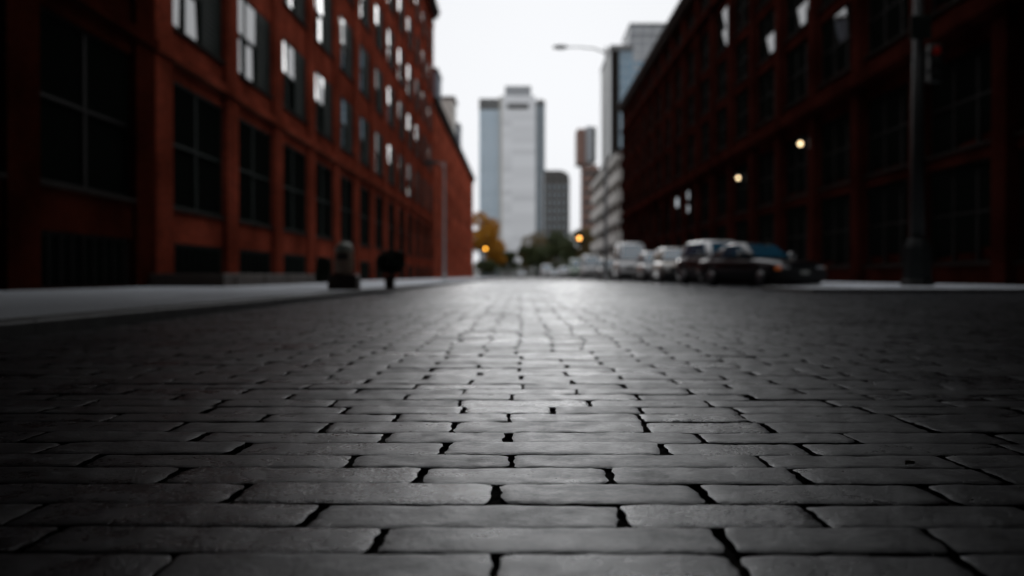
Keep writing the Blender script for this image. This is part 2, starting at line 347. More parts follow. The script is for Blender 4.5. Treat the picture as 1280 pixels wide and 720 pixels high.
# ------------------------------------------------------------------ facades
def facade(name, side, X, bays_y, levels, zroof, pw, rec, brickm, depth, label, winmat, framem, tilt, lights=3, cornice=.5, maxwin=100, ymin=14, group=None, spand=.3, bands=(), clean=None, part_glass=1.0, lowdark=0.0):
    """side -1: building left of the street, +1 right. bays_y: pilaster centres along the street"""
    sgn = side
    root = empty(name, (sgn*X, bays_y[0], 0), 0, label, 'building', group)
    oy = bays_y[0]; L_ = bays_y[-1]-oy
    W = MB()
    fx = lambda d: sgn*d                                    # d: depth behind the facade plane
    W.box(fx(rec+.12), fx(depth), -pw/2+.01, L_+pw/2-.01, 0, zroof)            # mass
    for by in bays_y: W.box(fx(0), fx(rec+.119), by-oy-pw/2, by-oy+pw/2, 0, zroof-.6)
    ops = []
    for i in range(len(bays_y)-1):
        a, b = bays_y[i]-oy+pw/2+.001, bays_y[i+1]-oy-pw/2-.001; z = 0
        for (z0, z1, kind) in levels:
            if z0 > z: W.box(fx(spand), fx(rec+.118), a, b, z, z0)
            ops.append((i, a, b, z0, z1, kind)); z = z1
        W.box(fx(spand), fx(rec+.118), a, b, z, zroof-.6)
    W.build('wall', brickm, root)
    C_ = MB(); C_.box(fx(-cornice), fx(rec+.3), -pw/2-.05, L_+pw/2+.05, zroof-.6, zroof-.25); C_.box(fx(-cornice-.2), fx(rec+.3), -pw/2-.1, L_+pw/2+.1, zroof-.249, zroof+.05)
    for yy in np.arange(0, L_, .9): C_.box(fx(-cornice+.05), fx(-.02), yy, yy+.25, zroof-.95, zroof-.601)
    C_.build('cornice', M['stone_d'], root)
    for zb, h, pr in bands:
        MB().box(fx(-pr), fx(spand-.01), -pw/2-.03, L_+pw/2+.03, zb, zb+h).build('string_course', brickm, root)
    sill = MB(); cnt = 0; rest = MB(); restf = MB()
    ops.sort(key=lambda t: -1/max(t[1]+oy, 1) if t[1]+oy > ymin else 1)
    for (i, a, b, z0, z1, kind) in ops:
        P = MB(); G = MB(); Fm = MB(); n = lights; fw = .07
        if kind == 'base':
            Fm.box(fx(rec), fx(rec+.1), a, b, z0, z1); P.box(fx(rec-.02), fx(rec), a+.3, b-.3, z0+.05, z1-.1)
            for q in range(8): 
                yy = a+.3+(b-a-.6)*(q+.5)/8; Fm.box(fx(rec-.08), fx(rec-.04), yy-.015, yy+.015, z0+.02, z1-.02)
        else:
            sl_ = MB().box(fx(spand-.1), fx(rec), a+.001, b-.001, z0-.0, z0+.09)
            zz0 = z0+.09
            Fm.box(fx(rec-.015), fx(rec+.1), a, a+fw, zz0, z1); Fm.box(fx(rec-.015), fx(rec+.1), b-fw, b, zz0, z1)
            Fm.box(fx(rec-.015), fx(rec+.1), a+fw, b-fw, z1-fw, z1); Fm.box(fx(rec-.015), fx(rec+.1), a+fw, b-fw, zz0, zz0+fw)
            bg_ = a+(b-a)*part_glass if kind != 'd' else b
            if bg_ < b:
                Fm.box(fx(rec-.02), fx(rec+.09), bg_, b-fw, zz0+fw, z1-fw)
                for q in range(14): zq = zz0+.15+(z1-zz0-.3)*q/14; Fm.box(fx(rec-.05), fx(rec-.021), bg_+.1, b-fw-.06, zq, zq+.05)
            else: bg_ = b-fw
            wd = (bg_-a-fw)/n
            for q in range(n):
                ya, yb = a+fw+q*wd, a+fw+(q+1)*wd
                if q: Fm.box(fx(rec-.01), fx(rec+.09), ya-.06, ya+.06, zz0+fw+.001, z1-fw-.001)
                zm = (zz0+z1)/2
                for (za, zb, off) in ((zz0+fw, zm-.03, .05), (zm+.03, z1-fw, .0)):
                    tl = tilt(i, q); hh = zb-za; wob = random.gauss(0, .006)
                    y0_, y1_ = ya+(.07 if q else 0), yb-(.07 if q < n-1 or bg_ < b-fw else 0)
                    xo = rec+.02+off*.8
                    # pane leaning by tl (top towards the street when tl > 0), a solid sheet 12 mm thick
                    d0, d1 = xo+hh/2*math.sin(tl), xo-hh/2*math.sin(tl); wy = (y1_-y0_)*wob
                    pts = [(d0, y0_, za), (d0+wy, y1_, za), (d1+wy, y1_, zb), (d1, y0_, zb)]
                    vs = [(fx(p[0]), p[1], p[2]) for p in pts] + [(fx(p[0]+.012), p[1], p[2]) for p in pts]
                    (G if clean and clean((a+b)/2+oy, (z0+z1)/2, q, off == 0) else (G if (kind == 'w' and lowdark and (off == 0 or random.random() > lowdark)) else P)).add(vs, [(0, 1, 2, 3) if sgn < 0 else (3, 2, 1, 0), (4, 7, 6, 5) if sgn < 0 else (5, 6, 7, 4), (0, 4, 5, 1), (1, 5, 6, 2), (2, 6, 7, 3), (3, 7, 4, 0)])
                Fm.box(fx(rec-.03), fx(rec+.07), ya+.071, yb-.071, zm-.03, zm+.03)
        if cnt < maxwin:
            wo = P.build('window', winmat, root); Fm.build('frame', framem, wo); cnt += 1
            if G.v: G.build('glass_pane', M['glass'], wo)
            if kind != 'base': sl_.build('sill', M['stone_g'], wo)
        else:
            rest.add(P.v, P.f); rest.add(G.v, G.f); restf.add(Fm.v, Fm.f)
            if kind != 'base': sill.add(sl_.v, sl_.f)
    if rest.v: 
        ro = rest.build('window', winmat, root, kind='stuff'); restf.build('frame', framem, ro, kind='stuff')
    if sill.v: sill.build('sill', M['stone_g'], ro, kind='stuff')
    return root

tl_left = lambda i, q: random.gauss(-.004, .012)
XL, XR = 9.36, 14.0
lev = [(.12, 1.27, 'base'), (2.15, 5.75, 'd'), (7.1, 10.0, 'w'), (11.3, 14.3, 'w'), (15.6, 18.5, 'w'), (19.8, 22.6, 'w'), (23.9, 26.6, 'w')]
ys = [26.2+6.25*k for k in range(0, 14)]
ysn = [25.0-6.25*k for k in range(9, -1, -1)]; ysn[-1] = 24.89
lb = facade('brick_warehouse', -1, XL, ys, lev, 28.9, 1.3, .2, M['brick_l'], 22,
       'tall red brick warehouse with deep window bays along the left sidewalk', M['glass_r'], M['frame'], tl_left, lights=2, spand=.15, part_glass=.6, lowdark=.3, bands=((6.15, .25, .10), (27.3, .2, .1)))
facade('brick_warehouse', -1, XL, ysn, lev, 28.2, 1.26, .2, M['brick_n'], 22, 'nearest stretch of the left brick warehouse, shade put into its near black brick',
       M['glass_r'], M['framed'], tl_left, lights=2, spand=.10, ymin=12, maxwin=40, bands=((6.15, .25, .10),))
ys2 = [108.9+5.2*k for k in range(0, 18)]
facade('brick_warehouse', -1, XL, ys2, [(1.0, 3.6, 'w'), (5.0, 7.6, 'w'), (9.0, 11.6, 'w'), (13.0, 15.4, 'w')], 19.7, 2.3, .25, M['brick_l2'], 18,
       'lower orange red brick building beyond the tall warehouse on the left', M['glass'], M['framed'], tl_left, lights=2, cornice=.3, ymin=100, maxwin=80, spand=.1, bands=((4.3, .2, .08),))
tl_r = lambda i, q: random.choice([.11, .09, .13, .12, .10, .12, .11, .1, .13, .1, .12, .12, .1, .0])
def clean_r(y, z, q, top):
    for (yy, zz, qq, tt) in CLEAN:
        if abs(y-yy) < 3.1 and abs(z-zz) < 1.4 and q == qq and top == tt: return True
    return False
CLEAN = [(51.4, 14.2, 0, 0), (51.4, 14.2, 1, 0), (57.7, 14.2, 1, 0), (45.1, 10.8, 1, 1), (70.2, 17.7, 1, 0), (70.2, 17.7, 1, 1), (64, 17.7, 2, 0), (82.9, 17.7, 0, 1), (95, 21.6, 1, 1), (108, 21.6, 1, 1)]
ysr = [23.0+6.3*k for k in range(0, 19)]
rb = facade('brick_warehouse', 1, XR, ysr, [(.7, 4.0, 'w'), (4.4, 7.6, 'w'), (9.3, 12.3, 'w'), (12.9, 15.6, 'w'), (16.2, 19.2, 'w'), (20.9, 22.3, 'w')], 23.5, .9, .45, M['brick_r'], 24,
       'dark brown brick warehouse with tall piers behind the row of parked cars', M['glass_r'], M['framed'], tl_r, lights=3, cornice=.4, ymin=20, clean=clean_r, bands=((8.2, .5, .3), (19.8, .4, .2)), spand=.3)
# lit windows low on the right building
M['litwin'] = mat('lit window', (.5, .5, .5), .4, emit=(.85, .93, 1), estr=.9)
for (px, py, wpx, hpx) in ((847, 254, 5, 11), (860.5, 243, 5, 14), (860.5, 262, 5, 8), (873, 243, 3, 22)):
    D = (XR+.6)*F/(px-650); z = (345-py)/F*D+H; hw = wpx*.5/F*D*D/(XR); hh = hpx*.5/F*D
    D0 = ysr[0]
    MB().box(.38, .42, D-D0-hw, D-D0+hw, z-hh, z+hh).build('lit_pane', M['litwin'], rb)

# unseen buildings and an overhead deck, added to keep the near street dark
facade('brick_warehouse', 1, XR, [-36+6.3*k for k in range(0, 9)], [(.7, 3.8, 'w'), (5, 8, 'w'), (9.3, 12.3, 'w')], 16, .9, .5, M['brick_r'], 30,  # added unseen building, keeps the near street dark
       'unseen brown brick building on the near corner, added to shade the street', M['glass_r'], M['framed'], tl_r, ymin=-200, maxwin=30)
br = empty('shade_deck', (0, -29.5, 0), 0, 'added grey steel girder deck over the near street, out of view, shading it', 'added shade deck')
b = MB(); b.box(-9.2, 13.9, 0, 52.5, 14.2, 15.0); b.build('shade_deck_slab', M['steel'], br)
b = MB()
for yy in np.arange(0, 52.2, 4.7): b.box(-9.15, 13.85, yy, yy+.4, 13.2, 14.199)
for xx in (-8.9, -3, 3, 8.5, 13.4): b.box(xx, xx+.4, .401, 52.3, 13.35, 14.198)
b.build('shade_deck_girder', M['steel'], br)
b = MB()
b.box(-9.15, -8.7, 0, 52.5, 15.0, 16.6).build('parapet', M['steel'], br)
MB().box(13.4, 13.85, 0, 52.5, 15.0, 16.6).build('parapet', M['steel'], br)
for xx in (-6.5, 11.5):
    MB().bbox(xx-.5, xx+.5, 1, 2, 0, 13.19, .05).build('shade_deck_pier', M['steel'], br)
facade('brick_warehouse', 1, 0, [0, 6, 12, 18, 24, 30], [(.8, 3.8, 'w'), (5, 8, 'w'), (9.3, 12.3, 'w'), (13.5, 16.5, 'w')], 19, 1, .4, M['brick_r'], 14,  # added unseen building behind the camera, for shade
       'brown brick building closing the street unseen behind the camera, added for shade', M['glass_r'], M['framed'], tl_r, ymin=-200, maxwin=30)
_o = [q for q in bpy.data.objects if q.get('label', '').startswith('brown brick building closing')][0]
_o.rotation_euler.z = R(-90); _o.location = (-13, -34, 0)

# loading dock against the left facade
dk = MB(); dk.bbox(-9.34, -7.45, 25, 40.2, KZ-.02, .42, .03)
for yy in np.arange(26, 40, 3): dk.box(-7.449, -7.42, yy, yy+.12, .1, .36)
dk.build('loading_dock', M['dock'], label='low brown concrete loading platform along the foot of the left warehouse', cat='platform')
# roof structures on the second left building
def roof_box(name, x0, x1, y0, y1, z0, z1, m, mcap, label, cat, cap=.25, legs=False):
    r = empty(name, ((x0+x1)/2, y0, z0), 0, label, cat)
    hw = (x1-x0)/2; d = y1-y0; h = z1-z0
    b = MB(); b.bbox(-hw, hw, 0, d, 0, h-.35, .05)
    for q in range(1, 4): b.box(-hw-.03, hw+.03, -.03, d+.03, h*q/4, h*q/4+.06)
    b.build('wall', m, r); MB().bbox(-hw-cap, hw+cap, -cap, d+cap, h-.349, h, .06).build('cap', mcap, r)
    MB().box(-.35, .35, -.05, -.001, .1, min(2.1, h-.5)).build('door', M['framed'], r); return r
M['palewall'] = noisy('pale render', (.42, .42, .39), (.52, .51, .47), .8)
M['bluewall'] = noisy('blue grey cladding', (.10, .12, .15), (.14, .16, .19), 1)
roof_box('roof_penthouse', -12.6, -10.0, 150, 156, 19.7, 27.4, M['palewall'], M['stone_d'], 'pale rooftop tower with an overhanging dark cap on the lower left building', 'rooftop tower')
roof_box('roof_penthouse', -11.4, -10.5, 172, 178, 19.7, 26.8, M['bluewall'], M['stone_g'], 'narrow grey rooftop shaft behind the pale capped rooftop tower', 'rooftop shaft', .1)
roof_box('roof_penthouse', -11.5, -9.55, 115, 121, 19.7, 24.4, M['bluewall'], M['stone_d'], 'blue grey rooftop block right behind the roof corner of the tall warehouse', 'rooftop block', .1)

# white balconied building beyond the right warehouse
M['white'] = noisy('white painted concrete', (.50, .49, .46), (.62, .61, .57), .6)
wb = empty('white_building', (14.2, 143, 0), 0, 'white building with stepped balcony bands beyond the dark brick warehouse', 'building')
MB().box(.6, 20, 0, 52, 0, 18.2).build('wall', M['white'], wb)
for k in range(6):
    z = .9+k*3.0
    MB().box(-.25-(k % 2)*.15, .599, 0.3, 51.7, z+1.3, z+2.75).build('balcony', M['white'], wb)
    for j in range(8):
        P = MB(); P.box(.55, .598, 1.5+j*6.3, 4.2+j*6.3, z, z+1.29); P.build('window', M['glass_r'], wb)
MB().box(-.5, 20.2, -.2, 52.2, 18.201, 18.7).build('roof', M['stone_g'], wb)

# ------------------------------------------------------------------ far towers
def px(x, D): return (x-650)/F*D
def pz(y, D): return (345-y)/F*D+H
def storey_mat(name, glassc, band, sx, sz, rough=.25, ms=.12, spec=.6):
    m = mat(name, glassc, rough, spec); tc = N(m, 'ShaderNodeTexCoord'); sp = N(m, 'ShaderNodeSeparateXYZ'); ad = N(m, 'ShaderNodeMath', operation='ADD'); cb = N(m, 'ShaderNodeCombineXYZ')
    L(m, tc.outputs['Object'], sp.inputs[0]); L(m, sp.outputs[0], ad.inputs[0]); L(m, sp.outputs[1], ad.inputs[1]); L(m, ad.outputs[0], cb.inputs[0]); L(m, sp.outputs[2], cb.inputs[1])
    b = N(m, 'ShaderNodeTexBrick', Scale=1.0, offset=0.0); b.inputs['Brick Width'].default_value = sx; b.inputs['Row Height'].default_value = sz; b.inputs['Mortar Size'].default_value = ms
    b.inputs['Color1'].default_value = (*glassc, 1); b.inputs['Color2'].default_value = (*[c*.8 for c in glassc], 1); b.inputs['Mortar'].default_value = (*band, 1)
    L(m, cb.outputs[0], b.inputs['Vector']); L(m, b.outputs['Color'], bsdf(m).inputs['Base Color']); return m
M['pale'] = noisy('pale cladding', (.78, .78, .77), (.84, .84, .83), .3)
M['t_slab'] = storey_mat('pale tower panels', (.86, .87, .89), (.80, .81, .84), 24, 3.6, .5, .18, .4)
M['t_glass'] = storey_mat('blue tower glass', (.24, .40, .52), (.42, .52, .60), 3, 3.6, .18, .3, 1)
M['t_glassd'] = storey_mat('slate tower glass', (.16, .20, .23), (.26, .29, .31), 3, 3.6, .25, .3)
M['t_brown'] = storey_mat('dark brown tower', (.035, .032, .030), (.07, .062, .055), 3.2, 3.4, .4, .5)
M['t_red'] = storey_mat('red brown tower', (.13, .065, .05), (.24, .13, .10), 2.6, 3.2, .6, .8)
M['t_grey'] = storey_mat('grey tower panels', (.30, .31, .33), (.38, .39, .40), 4, 3.4, .5, .4)
M['t_dark'] = noisy('dark louvres', (.12, .12, .12), (.17, .17, .17), .2)
M['t_blue'] = storey_mat('deep blue glass', (.10, .24, .36), (.22, .38, .48), 2, 3.6, .15, .2, 1)
def wins(mb, x0, x1, y, z0, z1, nx, dz, w=.55, h=.5):
    z = z0
    while z < z1-dz*.5:
        for i in range(nx):
            a = x0+(x1-x0)*(i+.5-w/2)/nx; mb.box(a, a+(x1-x0)*w/nx, y-.12, y-.001, z+dz*.25, z+dz*(.25+h))
        z += dz
# main tower: pale slab between two glass wings
D = 620; t = empty('office_tower', (px(640, D), D, 0), 0, 'tall tower with a pale central slab between two glass wings at the street end', 'skyscraper'); ox = px(640, D)
q = lambda x: px(x, D)-ox
MB().bbox(q(628), q(669.5), 0, 34, 0, pz(120, D), .4).build('slab', M['t_slab'], t)
MB().bbox(q(631), q(664), 2, 32, pz(120, D)+.001, pz(107, D), .4).build('crown', M['t_grey'], t)
lo = MB(); 
for k in range(5): lo.box(q(634.5), q(660.5), -.5, -.001, pz(136.5-k*1.35, D), pz(135.7-k*1.35, D)+.2)
lo.build('louvre', M['t_dark'], t)
MB().bbox(q(599), q(626.5), 3, 34, 0, pz(136.2, D), .2).build('glass_wing', M['t_glass'], t)
MB().bbox(q(598.6), q(626.4), 2.6, 33, pz(136, D), pz(122.5, D), .4).build('wing_parapet', M['t_dark'], t)
MB().box(q(624.5), q(627.9), 0.6, 2.5, 0, pz(120.2, D)).build('fin', M['white'], t)
MB().bbox(q(669.6), q(681.5), 4, 34, 0, pz(130.2, D), .2).build('glass_wing', M['t_glassd'], t)
MB().bbox(q(669.7), q(681.8), 3.6, 33, pz(130, D), pz(123, D), 1.5).build('wing_parapet', M['t_dark'], t)
ml = MB()
for k in range(1, 9): xx = q(599)+(q(626.5)-q(599))*k/9; ml.box(xx-.2, xx+.2, 2.7, 2.999, 0, pz(136.4, D))
ml.build('mullion', M['t_slab'], t)
# dark rounded brown tower
D = 430; t = empty('apartment_tower', (px(696, D), D, 0), 0, 'squat dark brown tower with a rounded top edge right of the pale tower', 'tower'); ox = px(696, D)
hw = px(712, D)-ox; zt = pz(213, D)
pr = [(-hw, 0), (hw, 0), (hw, zt-3), (hw-1, zt-1.2), (hw-3, zt-.2), (hw*.2, zt), (-hw, zt)]
b = MB(); n = len(pr); b.add([(x, 0, z) for x, z in pr]+[(x, 26, z) for x, z in pr], [tuple(range(n)), tuple(range(2*n-1, n-1, -1))]+[(i, i+n, (i+1) % n+n, (i+1) % n) for i in range(n)])
fix_normals(b.build('wall', M['t_brown'], t)); b = MB(); wins(b, -hw+.3, hw-.4, 0, 3, zt-5, 5, 3.4); b.build('window', M['t_glassd'], t, kind='stuff')
# slim tower with an overhanging head
D = 520; t = empty('slim_tower', (px(737, D), D, 0), 0, 'slim red brown tower with a wider head split brown and grey', 'tower'); ox = px(737, D)
MB().box(q(727.5), q(748.5), 2, 14, 0, pz(206, D)).build('shaft', M['t_red'], t)
MB().bbox(q(721), q(732), 0, 16, pz(205, D)+.01, pz(161, D), .4).build('head', M['t_red'], t)
MB().bbox(q(732.1), q(740.5), -1.5, 16, pz(202, D), pz(158.5, D), .4).build('head', M['t_grey'], t)
MB().bbox(q(740.6), q(745), -.5, 16, pz(202, D), pz(159, D), .4).build('head', M['t_brown'], t)
for k in range(10): MB().box(q(729), q(747), 1.8, 1.999, 8+k*5, 10+k*5).build('window', M['t_brown'], t)
# glass tower behind the right warehouse roof
D = 350; t = empty('glass_tower', (px(776, D), D, 0), 0, 'deep blue glass tower with a pale side wall rising behind the right warehouse roof', 'skyscraper'); ox = px(776, D)
zt = pz(57.5, D)
MB().box(q(763), q(790), 0, 40, 0, zt-2).build('glass_wall', M['t_blue'], t)
MB().box(q(762), q(763)-.001, .3, 40, 0, zt-1.5).build('side_wall', M['pale'], t)
MB().box(q(763), q(773.5), -.5, -.001, 0, zt-1.5).build('corner_strip', M['framed'], t)
MB().bbox(q(761.8), q(790.5), -.8, 40.5, zt-1.9, zt, .3).build('parapet', M['t_dark'], t)
ml = MB()
for k in range(6): xx = q(774)+k*(q(790)-q(774))/6; ml.box(xx-.08, xx+.08, -.2, -.001, 0, zt-2)
ml.build('mullion', M['t_grey'], t)
D = 430; t = empty('concrete_tower', (px(808, D), D, 0), 0, 'pale grey flat topped tower behind the blue glass tower above the right roofline', 'tower'); ox = px(808, D)
zt = pz(30.5, D)
M['t_sky'] = storey_mat('pale blue curtain wall', (.36, .50, .60), (.55, .60, .64), 2.5, 3.6, .2, .25, .9)
MB().bbox(q(783), q(834), 0, 30, 0, zt-24, .5).build('wall', M['t_sky'], t)
MB().bbox(q(785.5), q(834), 0, 30, zt-23.99, zt-5, .3).build('upper_wall', M['t_grey'], t)
MB().bbox(q(786.5), q(834.5), -.4, 30.4, zt-4.99, zt-.8, .3).build('parapet', M['t_grey'], t)
MB().bbox(q(786), q(835), -.8, 30.8, zt-.79, zt, .2).build('roof', M['t_dark'], t)
b = MB(); wins(b, q(788), q(833), 0, zt-60, zt-16, 9, 3.4, .8, .55); b.build('window', M['t_blue'], t, kind='stuff')

# ------------------------------------------------------------------ trees
def leafmat(name, c0, c1):
    m = mat(name, c0, .6, .3); oi = N(m, 'ShaderNodeTexCoord'); n = N(m, 'ShaderNodeTexNoise', Scale=.9, Detail=5); cr = N(m, 'ShaderNodeValToRGB')
    cr.color_ramp.elements[0].position = .35; cr.color_ramp.elements[1].position = .65; cr.color_ramp.elements[0].color = (*c0, 1); cr.color_ramp.elements[1].color = (*c1, 1)
    L(m, oi.outputs['Object'], n.inputs['Vector']); L(m, n.outputs['Fac'], cr.inputs['Fac']); L(m, cr.outputs['Color'], bsdf(m).inputs['Base Color']); return m
M['leaf_y'] = leafmat('yellow leaves', (.34, .14, .01), (.50, .24, .012)); M['leaf_g'] = leafmat('dark green leaves', (.03, .045, .015), (.07, .085, .025)); M['leaf_o'] = leafmat('olive leaves', (.09, .07, .025), (.17, .11, .035))
M['leaf_b'] = leafmat('russet leaves', (.12, .06, .03), (.2, .1, .05)); M['leaf_k'] = leafmat('dark shrub leaves', (.012, .018, .01), (.025, .035, .016))
def leaf_cloud(blobs, n, size, parent, m, seed):
    g = np.random.default_rng(seed); vs = []; fs = []
    vol = np.array([b[3]*b[3]*b[4] for b in blobs]); pick = g.choice(len(blobs), n, p=vol/vol.sum())
    for k in pick:
        bx, by, bz, r, rz = blobs[k]; d = g.normal(size=3); d /= np.linalg.norm(d); rr = g.uniform(.35, 1)**.45*(1+g.normal(0, .06))
        p = np.array([bx, by, bz])+d*rr*[r, r, rz]; a = g.normal(size=3); a /= np.linalg.norm(a); b_ = np.cross(a, g.normal(size=3)); b_ /= np.linalg.norm(b_); s = size*g.uniform(.6, 1.4)
        i = len(vs); vs += [tuple(p-a*s), tuple(p+b_*s*.55), tuple(p+a*s), tuple(p-b_*s*.55)]; fs.append((i, i+1, i+2, i+3))
    return MB().add(vs, fs).build('crown', m, parent)
def tree(x, y, h, r, m, label, seed, group='trees at the far end of the street', n=3200):
    g = random.Random(seed); t = empty('street_tree', (x, y, 0), 0, label, 'tree', group); tr = MB(); zf = h*.32
    tr.tube([(0, 0, 0), (.1, 0, zf*.6), (0, .1, zf*1.2), (.15, 0, h*.7)], [.26, .2, .15, .06], 8)
    blobs = []
    for i in range(9):
        a = g.uniform(0, 2*PI); q_ = g.uniform(.2, .72)*r; z = g.uniform(.42, .86)*h; br_ = r*g.uniform(.34, .55); blobs.append((q_*math.cos(a), q_*math.sin(a), z, br_, br_*.8))
        tr.tube([(0, 0, zf+g.uniform(0, h*.15)), (q_*math.cos(a)*.5, q_*math.sin(a)*.5, z*.85), (q_*math.cos(a), q_*math.sin(a), z)], [.09, .06, .02], 5)
    blobs.append((0, 0, h*.88, r*.4, h*.12))
    tr.build('trunk', M['wood'], t); leaf_cloud(blobs, n, .26, t, m, seed); return t
for i, (xp, D, yt, rp, m, lab) in enumerate([
    (600, 222, 264, 27, 'leaf_y', 'golden yellow tree standing at the end of the red brick building'),
    (617, 232, 296, 15, 'leaf_y', 'smaller yellow tree on the right of the tall golden tree'),
    (611, 212, 324, 14, 'leaf_g', 'low dark green tree under the golden tree'),
    (634, 238, 314, 15, 'leaf_g', 'small dark green tree in front of the foot of the pale tower'),
    (655, 242, 311, 12, 'leaf_o', 'small olive tree left of the big dark trees at the street end'),
    (674, 236, 288, 24, 'leaf_o', 'broad olive brown tree in front of the right edge of the pale tower'),
    (668, 226, 306, 20, 'leaf_g', 'round dark green tree below the olive brown tree'),
    (696, 232, 287, 23, 'leaf_g', 'dense dark green tree in front of the brown tower'),
    (716, 222, 290, 20, 'leaf_g', 'dark green tree left of the slim tower behind the lamp'),
    (735, 216, 284, 21, 'leaf_o', 'olive tree in front of the shaft of the slim tower')]):
    tree(px(xp, D), D, pz(yt, D), rp/F*D, M[m], lab, 40+i, n=8000 if m == 'leaf_y' else 3200)

def hedge(x0, x1, D, h, m, label, seed):
    g = random.Random(seed); t = empty('hedge', ((x0+x1)/2, D, 0), 0, label, 'hedge'); hw = (x1-x0)/2; bl = []; st = MB()
    k = -hw
    while k < hw:
        bl.append((k, g.uniform(-.5, .5), h*.5+g.uniform(-.1, .2)*h, 1.3, h*.55)); st.tube([(k, 0, 0), (k+.1, 0, h*.6)], [.08, .04], 5); k += 1.1
    st.build('stem', M['wood'], t); leaf_cloud(bl, 5000, .2, t, m, seed); return t
hedge(-16, 3.5, 246, 3.6, M['leaf_g'], 'dark hedge closing the foot of the street below the golden tree', 71)
hedge(3.6, 26, 250, 4.2, M['leaf_g'], 'dark hedge behind the far parked vans on the right', 72)
# ------------------------------------------------------------------ vehicles
def paint(name, c, rough=.28):
    m = mat(name, c, rough, .5, coat=1); bsdf(m).inputs['Coat Roughness'].default_value = .06; return m
def loft(sections):
    n = len(sections[0]); vs = [p for s in sections for p in s]; fs = []
    for k in range(len(sections)-1):
        for i in range(n): j = (i+1) % n; fs.append((k*n+i, k*n+j, (k+1)*n+j, (k+1)*n+i))
    fs += [tuple(range(n))[::-1], tuple(range((len(sections)-1)*n, len(sections)*n))]; return vs, fs
def car(loc, rz, kind, pm, label, lit=False, cabm=None, group='cars parked along the right kerb'):
    """local frame: -y is the front, z up"""
    K = dict(suv=dict(L=4.75, W=1.92, Ht=1.78, belt=1.12, hood=1.02, wb=(-1.42, 1.42), c=(-.95, -.30, 1.75, 2.15), wr=.38),
             sedan=dict(L=4.6, W=1.82, Ht=1.46, belt=.95, hood=.86, wb=(-1.35, 1.35), c=(-.85, -.1, 1.0, 1.75), wr=.33),
             van=dict(L=5.4, W=2.02, Ht=2.55, belt=1.38, hood=1.22, wb=(-1.75, 1.6), c=(-1.85, -1.1, 2.5, 2.66), wr=.37))[kind]
    t = empty('parked_'+('van' if kind == 'van' else 'car'), loc, rz, label, 'van' if kind == 'van' else 'car', group)
    L_, W, Ht, belt, hood = K['L'], K['W']/2, K['Ht'], K['belt'], K['hood']; f, bk = -L_/2, L_/2; c = K['c']; zb = .24
    def sec(y, w, zt, z0=zb): 
        pts = [(-w*.90, z0), (-w*.99, z0+.12), (-w, (z0+zt)*.5), (-w*.985, zt-.16), (-w*.93, zt-.05), (-w*.80, zt), (0, zt+.02)]
        pts = pts+[(-x, z) for x, z in pts[-2::-1]]; return [(x, y, z) for x, z in pts]
    st = [(f, .80, hood-.32, .30), (f+.06, .90, hood-.14, .26), (f+.25, .96, hood-.05, zb), (f+.7, 1, hood, zb), (c[0], 1, belt-.03, zb), (0, 1, belt, zb), (bk-.6, 1, belt, zb), (bk-.18, .97, belt-.02, zb), (bk-.04, .92, belt-.1, .28), (bk, .86, belt-.25, .34)]
    vs, fs = loft([sec(y, W*k, zt, z0) for y, k, zt, z0 in st]); fix_normals(MB().add(vs, fs, True).build('body', pm, t))
    # cabin
    wbq, wt = W*.90, W*.74; zc = belt-.02
    def ring(z, ya, yb, wd, r): 
        return [(-wd, ya+r, z), (-wd+r, ya, z), (wd-r, ya, z), (wd, ya+r, z), (wd, yb-r, z), (wd-r, yb, z), (-wd+r, yb, z), (-wd, yb-r, z)]
    vs, fs = loft([ring(zc, c[0], c[3], wbq, .1), ring((zc+Ht)/2, (c[0]*.48+c[1]*.52), c[2]*.45+c[3]*.55, (wbq*.45+wt*.55)+.03, .14), ring(Ht-.07, c[1], c[2], wt+.02, .2), ring(Ht, c[1]+.18, c[2]-.15, wt-.12, .2)])
    fix_normals(MB().add(vs, fs, True).build('cabin', cabm or pm, t))
    if cabm:
        vs, fs = loft([[(-k*W, y, z-.06), (-k*W, y, z), (-k*W*.8, y, z+.05), (0, y, z+.07), (k*W*.8, y, z+.05), (k*W, y, z), (k*W, y, z-.06)] for y, k, z in ((f+.12, .86, hood-.10), (f+.4, .96, hood-.02), (c[0]+.1, .985, belt-.02))])
        fix_normals(MB().add(vs, fs, True).build('hood', cabm, t))
    def quad(p, off, name, m):                          # glass sheet set proud of the cabin
        p = [Vector(x) for x in p]; n = (p[1]-p[0]).cross(p[3]-p[0]).normalized()
        if n.dot(Vector(off)) < 0: n = -n
        v = [x+n*.035 for x in p]+[x-n*.03 for x in p]
        fix_normals(MB().add(v, [(0, 1, 2, 3), (7, 6, 5, 4), (0, 4, 5, 1), (1, 5, 6, 2), (2, 6, 7, 3), (3, 7, 4, 0)]).build(name, m, t))
    lerp = lambda a, b_, s: a+(b_-a)*s
    def cp(s, front): return (lerp(c[0], c[1], s) if front else lerp(c[3], c[2], s)), lerp(zc, Ht-.07, s), lerp(wbq, wt, s)
    y0, z0, w0 = cp(.08, True); y1, z1, w1 = cp(.93, True); quad([(-w0+.12, y0, z0), (w0-.12, y0, z0), (w1-.17, y1, z1), (-w1+.17, y1, z1)], (0, -1, .5), 'windscreen', M['carglass'])
    y0, z0, w0 = cp(.25, False); y1, z1, w1 = cp(.9, False); quad([(-w0+.15, y0, z0), (w0-.15, y0, z0), (w1-.17, y1, z1), (-w1+.17, y1, z1)], (0, 1, .3), 'rear_window', M['carglass'])
    za, zd = lerp(zc, Ht, .14), lerp(zc, Ht, .84); wa, wd_ = lerp(wbq, wt, .14)+.015, lerp(wbq, wt, .84)+.02
